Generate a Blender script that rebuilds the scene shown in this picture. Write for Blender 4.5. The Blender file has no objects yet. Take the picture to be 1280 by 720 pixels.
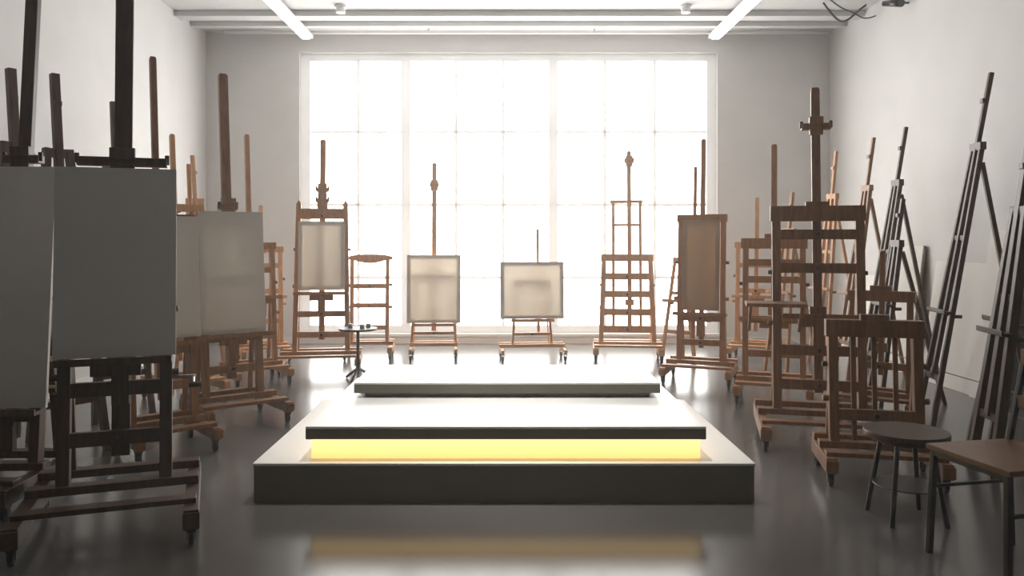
import bpy, bmesh, math, random
from mathutils import Vector, Matrix
random.seed(4)
scene = bpy.context.scene
scene.view_settings.view_transform = 'Standard'
scene.view_settings.look = 'None'
scene.view_settings.exposure = 0.0

# ------------------------------------------------------------ materials
def mat_new(name):
    m = bpy.data.materials.new(name); m.use_nodes = True
    nt = m.node_tree
    return m, nt, nt.nodes['Principled BSDF']

def noise_mat(name, c1, c2, scale=6, rough=0.5, stretch=(1,1,1), bump=0.0, spec=0.5, metallic=0, detail=4, rvar=0.0):
    m, nt, b = mat_new(name)
    tc = nt.nodes.new('ShaderNodeTexCoord')
    mp = nt.nodes.new('ShaderNodeMapping'); mp.inputs['Scale'].default_value = stretch
    n = nt.nodes.new('ShaderNodeTexNoise'); n.inputs['Scale'].default_value = scale; n.inputs['Detail'].default_value = detail
    r = nt.nodes.new('ShaderNodeValToRGB')
    r.color_ramp.elements[0].position = 0.3; r.color_ramp.elements[1].position = 0.7
    r.color_ramp.elements[0].color = (*c1, 1); r.color_ramp.elements[1].color = (*c2, 1)
    nt.links.new(tc.outputs['Object'], mp.inputs['Vector'])
    nt.links.new(mp.outputs['Vector'], n.inputs['Vector'])
    nt.links.new(n.outputs['Fac'], r.inputs['Fac'])
    nt.links.new(r.outputs['Color'], b.inputs['Base Color'])
    b.inputs['Roughness'].default_value = rough
    b.inputs['Specular IOR Level'].default_value = spec
    b.inputs['Metallic'].default_value = metallic
    if rvar:
        mr = nt.nodes.new('ShaderNodeMapRange')
        mr.inputs['To Min'].default_value = rough - rvar; mr.inputs['To Max'].default_value = rough + rvar
        nt.links.new(n.outputs['Fac'], mr.inputs['Value']); nt.links.new(mr.outputs['Result'], b.inputs['Roughness'])
    if bump:
        bp = nt.nodes.new('ShaderNodeBump'); bp.inputs['Strength'].default_value = bump; bp.inputs['Distance'].default_value = 0.01
        nt.links.new(n.outputs['Fac'], bp.inputs['Height']); nt.links.new(bp.outputs['Normal'], b.inputs['Normal'])
    return m

def add_translucent(m, fac, col):
    nt = m.node_tree; b = nt.nodes['Principled BSDF']
    tr = nt.nodes.new('ShaderNodeBsdfTranslucent'); tr.inputs['Color'].default_value = (*col,1)
    mx = nt.nodes.new('ShaderNodeMixShader'); mx.inputs['Fac'].default_value = fac
    nt.links.new(b.outputs[0], mx.inputs[1]); nt.links.new(tr.outputs[0], mx.inputs[2])
    nt.links.new(mx.outputs[0], nt.nodes['Material Output'].inputs['Surface'])
    return m

M_wall = noise_mat('wall_plaster', (.655,.65,.64), (.70,.695,.685), 3, .8, bump=.05)
M_wallf = noise_mat('wall_bounce_cut', (.08,.08,.08), (.10,.10,.10), 3, .8)  # unseen wall behind the camera, made dark to cut bounced light
M_ceil = noise_mat('ceiling_paint', (.60,.60,.595), (.64,.64,.635), 2, .85)
M_floor = noise_mat('polished_concrete', (.125,.120,.115), (.155,.149,.143), .9, .20, spec=.55, detail=3)
M_frame = noise_mat('trim_paint', (.80,.80,.80), (.84,.84,.84), 4, .5)
M_win = add_translucent(noise_mat('glare_window_bar', (.84,.84,.84), (.88,.88,.88), 4, .4), .20, (.9,.9,.9))  # bars made translucent to stand in for the window's glare
M_pod = noise_mat('podium_lacquer', (.84,.83,.81), (.88,.87,.85), 2, .35)
M_podshade = noise_mat('podium_shade_tone', (.12,.108,.078), (.15,.136,.10), 2, .30)  # backlit shade of the front faces put into the colour
WD = {}  # near shade and far haze are put into these wood tones
WD['dark'] = noise_mat('wood_dark_shaded', (.045,.022,.011), (.105,.053,.026), 9, .45, (5,5,.6), .1)
WD['mid'] = noise_mat('wood_mid_shaded', (.17,.074,.027), (.33,.155,.062), 9, .45, (5,5,.6), .1)
WD['light'] = noise_mat('wood_pale_hazed', (.48,.24,.10), (.64,.35,.155), 9, .5, (5,5,.6), .1)
WD['warm'] = noise_mat('wood_warm_hazed', (.34,.155,.057), (.51,.25,.10), 9, .5, (5,5,.6), .1)
M_metal = noise_mat('dark_metal', (.05,.05,.05), (.08,.08,.08), 10, .35, metallic=.8)
M_rub = noise_mat('caster_rubber', (.02,.02,.02), (.03,.03,.03), 10, .6)
M_steel = noise_mat('steel', (.4,.4,.4), (.5,.5,.5), 10, .3, metallic=1)
M_seat = noise_mat('chair_seat_wood', (.14,.062,.026), (.23,.11,.046), 7, .35, (1,8,1), .05)
M_canvas = add_translucent(noise_mat('primed_canvas', (.80,.775,.73), (.86,.835,.79), 220, .85, bump=.1), .32, (.93,.87,.78))
M_canvas2 = add_translucent(noise_mat('heavy_primed_canvas', (.80,.78,.74), (.86,.84,.80), 220, .85, bump=.1), .05, (.9,.84,.76))
M_linen = add_translucent(noise_mat('raw_linen', (.48,.36,.24), (.56,.43,.30), 180, .9, bump=.1), .30, (.80,.58,.36))
def emis(name, col, st):
    m = bpy.data.materials.new(name); m.use_nodes = True; nt = m.node_tree
    b = nt.nodes['Principled BSDF']; b.inputs['Base Color'].default_value = (*[min(1,c) for c in col],1)
    b.inputs['Emission Color'].default_value = (*col,1); b.inputs['Emission Strength'].default_value = st
    return m
# LED diffuser: brightest near the LED strip under the slab, softer below
M_glow = emis('warm_led_diffuser', (1.0,.66,.23), 1.0)
nt = M_glow.node_tree; tc = nt.nodes.new('ShaderNodeTexCoord'); sp = nt.nodes.new('ShaderNodeSeparateXYZ'); mr = nt.nodes.new('ShaderNodeMapRange')
mr.inputs['From Min'].default_value = .21; mr.inputs['From Max'].default_value = .32; mr.inputs['To Min'].default_value = 1.1; mr.inputs['To Max'].default_value = 1.9
nt.links.new(tc.outputs['Object'], sp.inputs[0]); nt.links.new(sp.outputs['Z'], mr.inputs['Value'])
nt.links.new(mr.outputs['Result'], nt.nodes['Principled BSDF'].inputs['Emission Strength'])
M_tube = emis('fluorescent_tube', (1,1,1), 1.2)

# ------------------------------------------------------------ mesh builder
class MB:
    def __init__(s): s.bm = bmesh.new(); s.mats = []
    def mi(s, m):
        if m not in s.mats: s.mats.append(m)
        return s.mats.index(m)
    def _tag(s, vs, m):
        i = s.mi(m); fs = set()
        for v in vs: fs.update(v.link_faces)
        for f in fs: f.material_index = i
        return fs
    def box(s, c, sz, m, rot=None):
        M = Matrix.Translation(c) @ (rot.to_4x4() if rot else Matrix.Identity(4)) @ Matrix.Diagonal((*sz,1))
        r = bmesh.ops.create_cube(s.bm, size=1, matrix=M); s._tag(r['verts'], m)
    def bar(s, p0, p1, w, t, m):
        p0 = Vector(p0); p1 = Vector(p1); d = p1-p0; L = d.length; z = d.normalized()
        ref = Vector((1,0,0)) if abs(z.x) < .85 else Vector((0,0,1))
        x = (ref - z*ref.dot(z)).normalized(); y = z.cross(x)
        R = Matrix((x,y,z)).transposed()
        s.box((p0+p1)/2, (w,t,L), m, R)
    def cyl(s, p0, p1, r, m, r2=None, seg=14):
        p0 = Vector(p0); p1 = Vector(p1); d = p1-p0
        q = Vector((0,0,1)).rotation_difference(d)
        M = Matrix.Translation((p0+p1)/2) @ q.to_matrix().to_4x4()
        rr = bmesh.ops.create_cone(s.bm, cap_ends=True, segments=seg, radius1=r, radius2=r if r2 is None else r2, depth=d.length, matrix=M)
        for f in s._tag(rr['verts'], m):
            if len(f.verts) == 4: f.smooth = True
    def prism(s, pts, y0, y1, m):   # pts in xz, extruded over y
        a = [s.bm.verts.new((x,y0,z)) for x,z in pts]; b = [s.bm.verts.new((x,y1,z)) for x,z in pts]
        n = len(pts); i = s.mi(m); fs = []
        fs.append(s.bm.faces.new(a)); fs.append(s.bm.faces.new(b[::-1]))
        for k in range(n): fs.append(s.bm.faces.new((a[k],b[k],b[(k+1)%n],a[(k+1)%n])))
        for f in fs: f.material_index = i
        bmesh.ops.recalc_face_normals(s.bm, faces=fs)
    def done(s, name, loc=(0,0,0), rz=0, bevel=.004, rot=None):
        me = bpy.data.meshes.new(name); s.bm.to_mesh(me); s.bm.free()
        for m in s.mats: me.materials.append(m)
        o = bpy.data.objects.new(name, me); scene.collection.objects.link(o)
        o.location = loc; o.rotation_euler = rot if rot else (0,0,math.radians(rz))
        if bevel:
            b = o.modifiers.new('bevel','BEVEL'); b.width = bevel; b.segments = 2; b.limit_method = 'ANGLE'; b.angle_limit = math.radians(50)
        return o

def simple_box(name, lo, hi, m, bevel=0):
    b = MB(); lo = Vector(lo); hi = Vector(hi)
    b.box((0,0,0), hi-lo, m)
    return b.done(name, (lo+hi)/2, 0, bevel)

# ------------------------------------------------------------ room
XL, XR, YB, YF, ZC = -4.02, 4.40, 10.8, -2.6, 4.2
T = .25
simple_box('floor', (XL-T,YF-T,-.2), (XR+T,YB+T,0), M_floor)
simple_box('ceiling', (XL-T,YF-T,ZC), (XR+T,YB+T,ZC+.2), M_ceil)
simple_box('wall_left', (XL-T,YF,0), (XL,YB,ZC), M_wall)
simple_box('wall_right', (XR,YF,0), (XR+T,YB,ZC), M_wall)
simple_box('wall_front', (XL-T,YF-T,0), (XR+T,YF,ZC), M_wallf)
WX0, WX1, WZ0, WZ1 = -2.76, 2.88, .14, 3.93
b = MB()
def bx(lo,hi,m): b.box((Vector(lo)+Vector(hi))/2, Vector(hi)-Vector(lo), m)
bx((XL-T,YB,0),(WX0,YB+T,ZC),M_wall); bx((WX1,YB,0),(XR+T,YB+T,ZC),M_wall)
bx((WX0,YB,0),(WX1,YB+T,WZ0),M_wall); bx((WX0,YB,WZ1),(WX1,YB+T,ZC),M_wall)
b.done('wall_back', bevel=0)
# window frame
b = MB(); y0, y1 = YB+.06, YB+.14
bx((WX0,y0,WZ0),(WX0+.13,y1,WZ1),M_win); bx((WX1-.13,y0,WZ0),(WX1,y1,WZ1),M_win)
bx((WX0+.13,y0,WZ1-.10),(WX1-.13,y1,WZ1),M_win); bx((WX0+.13,y0,WZ0),(WX1-.13,y1,WZ0+.10),M_win)
for x in (-1.33,.67): bx((x-.06,y0-.02,WZ0+.1),(x+.06,y1,WZ1-.1),M_win)
for x in (-1.98,-.65,-.01,1.37,2.05): bx((x-.02,y0+.01,WZ0+.1),(x+.02,y1-.02,WZ1-.1),M_win)
for z in (2.87,1.88,.89):
    bx((WX0+.13,y0+.015,z-.02),(WX1-.13,y1-.025,z+.02),M_win)
b.done('window_1', bevel=.003)
simple_box('trim_1', (WX0-.08,YB-.05,WZ0-.04),(WX1+.08,YB,WZ0),M_frame,.004)
simple_box('baseboard_left', (XL,YF,0),(XL+.015,YB,.09),M_frame,.003)
simple_box('baseboard_right', (XR-.015,YF,0),(XR,YB,.09),M_frame,.003)
simple_box('baseboard_back', (XL+.02,YB-.015,0),(XR-.02,YB,.09),M_frame,.003)

# thin scattering volume added to imitate bloom around the window
vm = bpy.data.materials.new('bloom_scatter'); vm.use_nodes = True; nt = vm.node_tree
nt.nodes.remove(nt.nodes['Principled BSDF'])
vs = nt.nodes.new('ShaderNodeVolumeScatter'); vs.inputs['Density'].default_value = .012; vs.inputs['Anisotropy'].default_value = .5
vs.inputs['Color'].default_value = (1,.975,.94,1)
nt.links.new(vs.outputs[0], nt.nodes['Material Output'].inputs['Volume'])
simple_box('bloom_haze', (XL-.01,YF-.01,-.01),(XR+.01,YB+.05,ZC+.01), vm)

# ceiling beams, pipe, lamps
simple_box('ceiling_beam', (XL,9.75,ZC-.07),(XR,9.95,ZC),M_ceil,.004)
simple_box('ceiling_beam', (XL,10.25,ZC-.06),(XR,10.36,ZC),M_ceil,.004)
b = MB(); b.cyl((-3.7,10.6,ZC-.05),(4.3,10.6,ZC-.05),.022,M_frame)
for x in (-3.2,-1,1.2,3.4): b.cyl((x,10.6,ZC-.05),(x,10.6,ZC),.01,M_frame)
b.done('ceiling_pipe', bevel=0)
for x in (-2.62,2.8):
    b = MB()
    b.box((x,9.0,ZC-.095),(.16,3.3,.05),M_frame)
    b.box((x,9.0,ZC-.13),(.10,3.2,.025),M_tube)
    b.done('fluorescent_fixture', bevel=.003)
for x in (-1.95,2.17):
    b = MB(); b.cyl((x,9.55,ZC),(x,9.55,ZC-.03),.07,M_frame); b.cyl((x,9.55,ZC-.03),(x,9.55,ZC-.09),.055,M_frame)
    b.done('ceiling_downlight', bevel=.002)
def tube(name, pts, r, m):
    cu = bpy.data.curves.new(name,'CURVE'); cu.dimensions='3D'; cu.bevel_depth=r; cu.bevel_resolution=3
    sp = cu.splines.new('NURBS'); sp.points.add(len(pts)-1); sp.use_endpoint_u=True; sp.order_u=3
    for i,p in enumerate(pts): sp.points[i].co=(*p,1)
    cu.materials.append(m); o=bpy.data.objects.new(name,cu); scene.collection.objects.link(o); return o
tube('ceiling_cable', [(3.75,9.4,4.19),(3.85,9.4,4.05),(3.98,9.45,3.97),(4.1,9.5,4.02),(4.2,9.5,4.12),(4.3,9.5,4.19)], .012, M_metal)
tube('ceiling_cable', [(3.8,9.3,4.19),(3.95,9.35,4.1),(4.1,9.4,4.08),(4.25,9.4,3.98),(4.39,9.45,4.05)], .008, M_metal)
b = MB(); b.cyl((XR,8.7,3.98),(XR-.15,8.7,3.98),.012,M_metal); b.cyl((XR-.13,8.6,3.95),(XR-.17,8.9,4.03),.045,M_metal,.03)
b.done('wall_spotlight', bevel=0)

# ------------------------------------------------------------ podium
b = MB()
b.box((.0,5.12,.098),(2.67,1.71,.196),M_podshade)                # bottom tier skirt
b.box((.0,5.12,.203),(2.68,1.72,.014),M_pod)                    # bottom tier deck
b.box((.01,5.10,.265),(2.12,1.48,.11),M_glow)                   # glowing riser
b.box((.01,5.10,.348),(2.17,1.54,.056),M_podshade)               # middle slab edge
b.box((.01,5.10,.383),(2.17,1.54,.014),M_pod)                   # middle deck
b.box((.02,5.50,.405),(1.84,.66,.03),M_podshade)                 # recess
b.box((.02,5.485,.448),(1.96,.74,.056),M_podshade)               # top slab
b.box((.02,5.485,.482),(1.96,.74,.012),M_pod)
b.done('display_podium', bevel=.003)

# ------------------------------------------------------------ easels
K = .085
def Y(z): return K*z
def caster(b, x, y, top=.09):
    b.box((x,y,top-.012),(.04,.05,.012),M_metal)
    b.box((x-.016,y,.055),(.005,.03,.06),M_metal); b.box((x+.016,y,.055),(.005,.03,.06),M_metal)
    b.cyl((x-.011,y,.034),(x+.011,y,.034),.034,M_rub)

def blank_canvas(loc, rz, cw, cb, ct, yoff, k=K, xo=0, cm=None, name='blank_canvas'):
    cm = cm or M_canvas
    ang = math.atan(k); L = (ct-cb)/math.cos(ang)
    b = MB(); t = .022
    b.box((0,-t/2,L/2),(cw,.003,L),cm)
    sw = .04; yb = .0015
    w = WD['light']
    b.box((-cw/2+sw/2,yb,L/2),(sw,t-.004,L-.002),w); b.box((cw/2-sw/2,yb,L/2),(sw,t-.004,L-.002),w)
    b.box((0,yb,sw/2),(cw-2*sw,t-.004,sw),w); b.box((0,yb,L-sw/2),(cw-2*sw,t-.004,sw),w)
    for sx in (-1,1): b.box((sx*(cw/2+.001),0,L/2),(.002,t,L),cm)
    b.box((0,0,L+.001),(cw,t,.002),cm)
    R = Matrix.Rotation(math.radians(rz),4,'Z')
    p = Vector(loc) + (R @ Vector((xo, k*cb+yoff, cb)))
    return b.done(name, p, 0, 0, rot=(-ang,0,math.radians(rz)))

def h_easel(loc, rz, w=.5, fh=1.6, mt=2.4, cv=None, bw=.6, bd=.62, bars=(.45,.8,1.2), wood='mid', s=1.0, mo=0,
            head=None, head_w=.12, tray=None, tray_w=None, mast=True, mw=.05, top='flat', crank=False, splay=0, name='studio_easel',
            extra_mast=None, inner=None, slats=0, slim=False, bar_h=.055, cm=None, shelf=None):
    W = WD[wood]; b = MB(); x = w/2; u = .045*s
    fz = .125
    for sx in (-1,1):
        b.bar((sx*bw/2,-bd*.55,fz),(sx*bw/2,bd*.45,fz),.05*s,.07*s,W)
        b.box((sx*bw/2,-bd*.55-.008,fz),(.056*s,.016,.055*s),W)
        for yy in (-bd*.55+.05, bd*.45-.05): caster(b,sx*bw/2,yy,.125-.035*s)
    for yy in (-.0,bd*.36):
        b.box((0,yy,fz+.035*s+.02),(bw+.05,.06*s,.04),W)
    if not slim: b.box((0,-bd*.38,fz+.035*s+.012),(bw+.04,.08,.024),W)
    z0 = fz+.05
    for sx in (-1,1):
        b.bar((sx*(x+splay),Y(z0),z0),(sx*x,Y(fh),fh),u,.055*s,W)
        zb = fh*.72
        b.bar((sx*(x),Y(zb)+.04,zb),(sx*(x+splay*.7),bd*.36,z0),.03*s,.03*s,W)
        b.cyl((sx*(x+.02),Y(zb)+.03,zb),(sx*(x+.055),Y(zb)+.03,zb),.016,M_metal)
        b.cyl((sx*(x+.02),Y(.5*fh),.5*fh),(sx*(x+.06),Y(.5*fh),.5*fh),.018,W)
    for z in bars:
        f = (fh-z)/fh
        b.box((0,Y(z)-.008,z),(w+.02+2*splay*f,.035,bar_h*s),W)
        b.cyl((0,Y(z)-.05,z),(0,Y(z)-.02,z),.014,M_metal)
    if top == 'flat':
        b.box((0,Y(fh)-.002,fh-.01),(w+.075,.06,.07*s),W)
    elif top == 'heavy':
        b.box((0,Y(fh)-.002,fh-.03),(w+.08,.07,.085*s),W)
        b.box((0,Y(fh)-.01,fh+.03),(.16,.05,.05),W)
    elif top == 'yoke':
        pts = []
        n = 16; hw = w/2+.06
        for i in range(n+1):
            t = -1+2*i/n; pts.append((t*hw, fh+.03-.03*abs(t)**3))
        for i in range(n+1):
            t = 1-2*i/n; pts.append((t*hw, fh-.035-.045*math.cos(t*math.pi*.5)**2))
        b.prism(pts, Y(fh)-.025, Y(fh)+.025, W)
    elif top == 'finials':
        for sx in (-1,1): b.cyl((sx*x,Y(fh),fh),(sx*x,Y(fh),fh+.03),.02*s,W,.01)
        b.box((0,Y(fh),fh-.09),(w+.02,.04,.06*s),W)
    if slats:
        for i in range(slats):
            xx = -x + w*(i+1)/(slats+1)
            b.bar((xx,Y(z0)+.012,z0),(xx,Y(fh)+.012,fh-.03),.028,.018,W)
    if mast:
        zm = .32
        b.bar((mo,Y(zm)+.035,zm),(mo,Y(mt)+.035,mt),mw,.04,W)
        b.box((mo,Y(mt)+.035,mt+.006),(mw*.8,.03,.012),W)
        for z in (fh-.02, fh*.55):
            b.box((mo,Y(z)+.035,z),(mw+.05,.055,.07),W)
    if extra_mast:
        for (ex,ez) in extra_mast:
            b.bar((ex,Y(.4)+.05,.4),(ex,Y(ez)+.05,ez),.032,.028,W)
    if inner:
        iw, iz = inner
        for sx in (-1,1):
            b.bar((sx*iw/2,Y(.35)+.04,.35),(sx*iw/2,Y(iz)+.04,iz),.035,.03,W)
        b.box((0,Y(iz)+.04,iz-.02),(iw+.07,.035,.035),W); b.box((0,Y(iz)+.04,iz-.30),(iw+.03,.03,.03),W)
    if head:
        for hz in head:
            b.box((mo,Y(hz)+.01,hz),(head_w,.07,.045),W)
            b.box((mo,Y(hz)-.005,hz+.04),(mw+.035,.06,.06),W)
            b.box((mo,Y(hz)-.005,hz-.035),(mw+.03,.05,.05),W)
            b.cyl((mo,Y(hz)+.05,hz+.03),(mo,Y(hz)+.11,hz+.03),.018,M_metal)
            for sx in (-1,1): b.cyl((mo+sx*head_w*.5,Y(hz)+.0,hz-.01),(mo+sx*head_w*.5,Y(hz),hz+.04),.012,M_metal)
    if tray is not None:
        tw = tray_w or (w+.1)
        b.box((0,Y(tray)-.075,tray-.02),(tw,.11,.02),W)
        b.box((0,Y(tray)-.128,tray-.012),(tw,.014,.035),W)
        if not slim:
            b.box((0,Y(tray)-.035,tray-.065),(w*.5,.03,.06),W)
            b.box((mo,Y(tray)-.03,tray-.14),(.08,.045,.20),W)
    if shelf:
        sz, sx0, sx1 = shelf
        b.box(((sx0+sx1)/2,Y(sz)-.14,sz),(sx1-sx0,.26,.025),W)
        for xx in (sx0+.03,sx1-.03): b.bar((xx,Y(sz)-.24,sz),(xx,Y(sz-.2)-.0,sz-.2),.02,.02,W)
    if crank:
        z = crank
        b.cyl((x+.02,Y(z),z),(x+.14,Y(z),z),.009,M_steel)
        b.cyl((x+.13,Y(z),z),(x+.13,Y(z)-.09,z-.03),.007,M_steel)
        b.cyl((x+.11,Y(z)-.09,z-.03),(x+.17,Y(z)-.09,z-.03),.014,W)
    o = b.done(name, (loc[0],loc[1],0), rz, .004)
    if cv:
        cw, cb, ct = cv
        blank_canvas((loc[0],loc[1],0), rz, cw, cb, ct, -.055, cm=cm)
    return o

def a_easel(loc, rz, H=2.4, w=.6, reach=.55, lean=.30, ledge=.85, wood='dark', legH=None, mast=True, th=.032):
    """A-frame tripod easel: front legs lean back (+y), rear leg behind"""
    W = WD[wood]; b = MB(); lh = legH or H*.8
    F = lambda z: -reach*.45 + lean*z
    for sx in (-1,1):
        b.bar((sx*w/2,F(0),.0),(sx*.07,F(lh),lh),th,th*1.1,W)
    b.box((0,F(lh-.03),lh-.03),(.19,.045,.06),W)
    if mast: 
        b.bar((0,F(.35)-.005,.35),(0,F(H)-.005,H),th*1.15,th,W)
        b.box((0,F(H*.92)-.02,H*.92),(.05,.04,.035),W)
    b.bar((0,F(lh*.93)+.05,lh*.93),(0,F(lh)+reach*.7,.0),th,th,W)
    def wz(z): return w*(1-z/lh)+.14*z/lh
    b.box((0,F(.35),.35),(wz(.35)+.03,.025,.045),W)
    b.box((0,F(lh*.66),lh*.66),(wz(lh*.66)+.03,.025,.04),W)
    b.box((0,F(ledge)-.045,ledge),(wz(ledge)+.12,.06,.02),W); b.box((0,F(ledge)-.075,ledge+.01),(wz(ledge)+.12,.012,.03),W)
    for sx in (-1,1): b.cyl((sx*wz(ledge)*.45,F(ledge)+.0,ledge-.03),(sx*wz(ledge)*.45,F(ledge)+.07,ledge-.03),.014,M_metal)
    b.cyl((0,F(.4)+.0,.4),(0,F(lh)+reach*.7-.05,.22),.004,M_steel)
    return b.done('tripod_easel', (loc[0],loc[1],0), rz, .003)

# left group
h_easel((-1.92,3.95), 20, w=.46, fh=1.45, mt=3.05, cv=(.55,.82,1.76), bw=.72, bd=.84, bars=(.42,.66,1.05), wood='dark', s=1.3, mo=.02, mw=.085, head=[1.80], head_w=.42, tray=.82, tray_w=.52, crank=.70, cm=M_canvas2)
h_easel((-2.74,4.3), 2, w=.42, fh=1.5, mt=3.0, cv=(.56,.50,1.80), bw=.50, bd=.70, bars=(.45,1.1), wood='dark', s=1.2, mo=.06, mw=.07, head=[1.85], head_w=.2, tray=.50, crank=.6, cm=M_canvas2)
a_easel((-2.98,5.3), 55, H=2.5, wood='dark', th=.045, lean=.1, w=.45)
a_easel((-3.45,5.6), 60, H=2.6, wood='dark', th=.05, lean=.1, w=.45)
a_easel((-3.15,6.4), 50, H=2.5, wood='dark', th=.04, lean=.08, w=.45)
h_easel((-2.27,5.35), 40, w=.40, fh=1.55, mt=2.66, cv=(.48,.74,1.56), bw=.48, bd=.58, bars=(.42,.66,1.1), wood='mid', mw=.04, tray=.72, head=[1.6], s=1.05)
h_easel((-2.09,6.2), 38, w=.42, fh=1.55, mt=2.72, cv=(.50,.68,1.62), bw=.60, bd=.66, bars=(.40,.64,1.1), wood='mid', s=1.1, mw=.07, tray=.68, tray_w=.6, head=[1.66], head_w=.14)
h_easel((-2.85,7.1), 45, w=.42, fh=1.7, mt=2.35, cv=(.5,.7,1.5), bw=.5, bd=.6, bars=(.45,1.1), wood='light', mw=.04, tray=.7, extra_mast=[(.15,2.1)])
h_easel((-2.45,7.85), 35, w=.42, fh=1.35, mt=2.45, bw=.5, bd=.6, bars=(.45,.8,1.1), wood='warm', mw=.045, tray=.85, head=[1.2])
a_easel((-3.3,8.5), 50, H=2.3, wood='warm', lean=.12, w=.45)
h_easel((-2.80,9.3), 25, w=.42, fh=1.3, mt=1.8, bw=.5, bd=.55, bars=(.45,.8,1.1), wood='light', mw=.045, tray=.75)
h_easel((-1.97,8.62), 8, w=.50, fh=1.80, mt=2.50, cv=(.49,.86,1.60), bw=.80, bd=.62, bars=(.38,.60,1.66), wood='warm', s=1.15, mw=.06, head=[1.83,1.95], head_w=.13, tray=.84, tray_w=.58, top='finials', splay=.03)
h_easel((-1.60,9.5), 4, w=.42, fh=1.20, mt=1.1, bw=.52, bd=.5, bars=(.36,.62,.85), wood='warm', top='yoke', mast=False, slim=True)
h_easel((-.83,9.45), 3, w=.44, fh=.98, mt=2.32, cv=(.63,.42,1.22), bw=.52, bd=.5, bars=(.3,), wood='light', s=.62, mw=.055, tray=.42, tray_w=.5, head=[2.05], head_w=.09, slim=True, splay=.04)
h_easel((.33,9.35), 4, w=.36, fh=.92, mt=1.52, cv=(.74,.48,1.14), bw=.72, bd=.45, bars=(.3,), wood='light', s=.58, mw=.03, mo=.08, tray=.48, tray_w=.5, slim=True, splay=.05)
h_easel((1.45,9.40), -6, w=.54, fh=1.20, mt=2.46, bw=.74, bd=.55, bars=(.35,.55,.76,.97), wood='light', s=1.2, mast=True, mw=.05, mo=.03, top='flat', inner=(.32,1.88), head=[2.34], head_w=.1, bar_h=.065, splay=.04)
a_easel((2.12,9.3), -35, H=1.5, wood='light', lean=.08, w=.4, ledge=.7)
# right group
h_easel((1.95,7.95), -22, w=.42, fh=1.63, mt=2.42, cv=(.36,.70,1.60), bw=.62, bd=.66, bars=(.38,.62), wood='warm', s=1.1, mw=.045, tray=.68, extra_mast=[(-.08,2.15)], cm=M_linen)
h_easel((2.36,7.0), -20, w=.48, fh=1.40, mt=2.25, bw=.58, bd=.64, bars=(.4,.7,1.05,1.2), wood='warm', s=1.1, mw=.05, tray=.72, top='heavy')
h_easel((2.21,5.6), -14, w=.56, fh=1.62, mt=2.50, bw=.78, bd=.84, bars=(.38,.62,1.2,1.44), wood='mid', s=1.3, mw=.06, top='heavy', head=[2.22], head_w=.2, tray=.88, tray_w=.5, shelf=(.95,-.50,-.10))
h_easel((2.20,4.72), -12, w=.47, fh=.90, mt=1.1, bw=.60, bd=.52, bars=(.36,), wood='mid', s=1.2, mast=False, top='heavy', slats=3)
h_easel((2.98,6.35), -35, w=.42, fh=.98, mt=1.3, bw=.5, bd=.5, bars=(.4,.7), wood='mid', s=1.0, mw=.04, top='heavy')
a_easel((3.50,6.15), -98, H=2.68, wood='dark', lean=.18, w=.3)
a_easel((3.40,6.80), -95, H=1.75, wood='dark', lean=.14, w=.3)
a_easel((3.50,5.45), -98, H=2.2, wood='dark', lean=.20, w=.3)
a_easel((3.10,4.75), -98, H=2.0, wood='dark', lean=.14, w=.3, th=.045)
a_easel((3.60,7.45), -95, H=2.45, wood='dark', lean=.16, w=.32)
a_easel((3.70,8.2), -90, H=2.45, wood='mid', lean=.14, w=.32)
a_easel((3.75,9.0), -80, H=2.4, wood='warm', lean=.10, w=.35)
a_easel((3.05,8.4), -70, H=1.9, wood='warm', lean=.12, w=.35)
h_easel((2.95,9.4), -25, w=.42, fh=1.35, mt=1.9, bw=.5, bd=.55, bars=(.45,.8,1.1), wood='light', mw=.045, tray=.75)

# palette table
b = MB()
b.cyl((0,0,.50),(0,0,.52),.19,M_metal,seg=32); b.cyl((0,0,.1),(0,0,.50),.016,M_metal)
for a in (20,140,260):
    c,s_ = math.cos(math.radians(a)), math.sin(math.radians(a)); b.bar((0,0,.12),(.18*c,.18*s_,.012),.02,.02,M_metal)
for dx,dy in ((-.08,.02),(.05,-.04),(.09,.08)): b.cyl((dx,dy,.52),(dx,dy,.56),.025,M_steel)
b.done('palette_stand', (-1.46,8.0,0), 0, .001)

# stool
b = MB()
b.cyl((0,0,.415),(0,0,.445),.20,WD['dark'],seg=36); b.cyl((0,0,.39),(0,0,.415),.15,M_metal,seg=24)
for a in (45,135,225,315):
    c,s_ = math.cos(math.radians(a)), math.sin(math.radians(a))
    b.cyl((.12*c,.12*s_,.40),(.19*c,.19*s_,.0),.012,M_metal)
b.cyl((0,0,.17),(0,0,.176),.155,M_metal,seg=24)
b.done('wooden_stool', (2.02,4.02,0), 0, .003)
# chair (faces the podium)
b = MB()
b.prism([(-.23,-.012),(.23,-.012),(.23,.012),(-.23,.012)],-.22,.22,M_seat)
for v in b.bm.verts: v.co.z += .475
for sx in (-1,1):
    b.bar((sx*.20,-.20,.463),(sx*.215,-.215,0),.026,.026,M_metal)
    b.bar((sx*.20,.19,.463),(sx*.215,.22,0),.026,.026,M_metal)
    b.bar((sx*.215,.20,.44),(sx*.20,.29,.90),.024,.024,M_metal)
    b.bar((sx*.21,-.2,.30),(sx*.21,.2,.30),.016,.016,M_metal)
b.box((0,-.2,.45),(.40,.022,.022),M_metal); b.box((0,.2,.45),(.40,.022,.022),M_metal)
b.box((0,.275,.83),(.42,.02,.14),M_seat); b.box((0,.245,.66),(.40,.018,.06),M_seat)
b.done('side_chair', (2.16,3.42,0), -78, .004)

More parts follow.
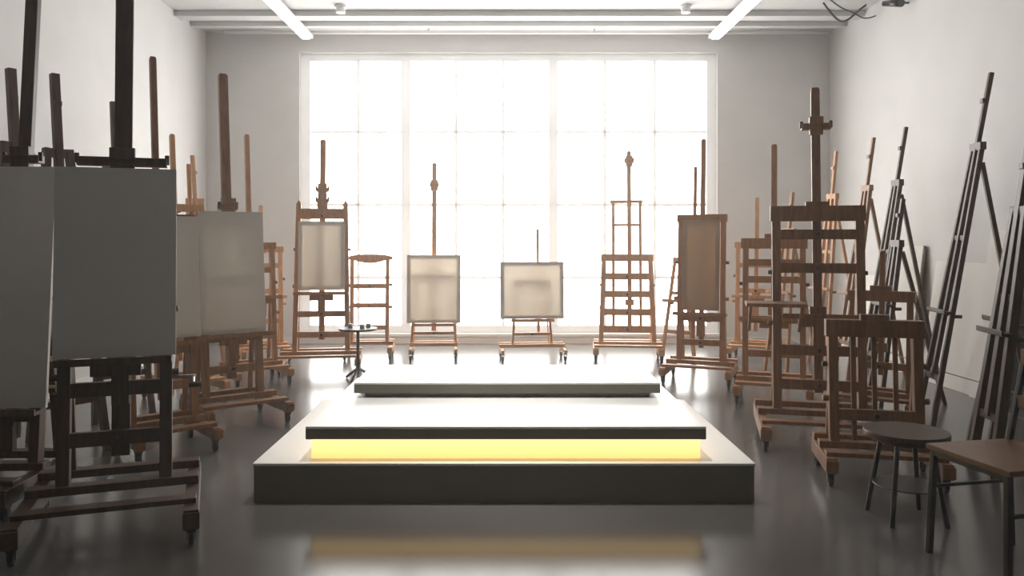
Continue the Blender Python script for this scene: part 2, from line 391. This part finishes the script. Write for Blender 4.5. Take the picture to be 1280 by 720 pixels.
# canvases stacked against right wall
def wall_canvas(y, wd, h, lean=.16, off=0):
    b = MB(); b.box((0,0,h/2),(.02,wd,h),M_canvas2)
    for sy in (-1,1): b.box((.012,sy*(wd/2-.02),h/2),(.02,.04,h),WD['light'])
    b.box((.012,0,h-.02),(.02,wd,.04),WD['light']); b.box((.012,0,.02),(.02,wd,.04),WD['light'])
    a = math.asin(lean/h)
    b.done('blank_canvas', (XR-lean-.04-off,y,.0), 0, .002, rot=(0,a,0))
wall_canvas(7.6,.9,1.2); wall_canvas(8.7,.8,1.35); wall_canvas(9.7,.8,1.0); wall_canvas(6.9,.5,1.5,.2)

# ------------------------------------------------------------ light
w = bpy.data.worlds.new('overcast_sky'); scene.world = w; w.use_nodes = True
bg = w.node_tree.nodes['Background']; bg.inputs['Color'].default_value = (1,.975,.935,1); bg.inputs['Strength'].default_value = 9.0
ld = bpy.data.lights.new('window_portal','AREA'); ld.shape='RECTANGLE'; ld.size=WX1-WX0; ld.size_y=WZ1-WZ0
ld.cycles.is_portal = True
lo = bpy.data.objects.new('window_portal', ld); scene.collection.objects.link(lo)
lo.location = ((WX0+WX1)/2, YB+.2, (WZ0+WZ1)/2); lo.rotation_euler = (math.radians(-90),0,0)
# unseen spots added over the podium to whiten its tiers
for x in (-.5,.5):
    b = MB(); b.cyl((0,0,0),(0,0,-.05),.05,M_metal); b.cyl((0,0,-.05),(0,.02,-.2),.05,M_metal)
    lamp = b.done('added_podium_spot', (x,4.9,ZC), 0, 0)
    sl = bpy.data.lights.new('podium_fill_spot','SPOT'); sl.energy = 340; sl.spot_size = math.radians(46); sl.spot_blend = .9; sl.shadow_soft_size = .06
    sl.color = (1,.96,.89)
    so = bpy.data.objects.new('podium_fill_spot', sl); scene.collection.objects.link(so)
    so.parent = lamp; so.location = (0,.02,-.27)

# ------------------------------------------------------------ camera
cd = bpy.data.cameras.new('camera'); cam = bpy.data.objects.new('camera', cd); scene.collection.objects.link(cam)
cam.location = (0,0,1.4); cam.rotation_euler = (math.radians(90),0,0)
cd.lens = 28.125; cd.sensor_width = 36; cd.shift_x = 10/1280; cd.shift_y = -60/1280; cd.clip_start=.05
scene.camera = cam
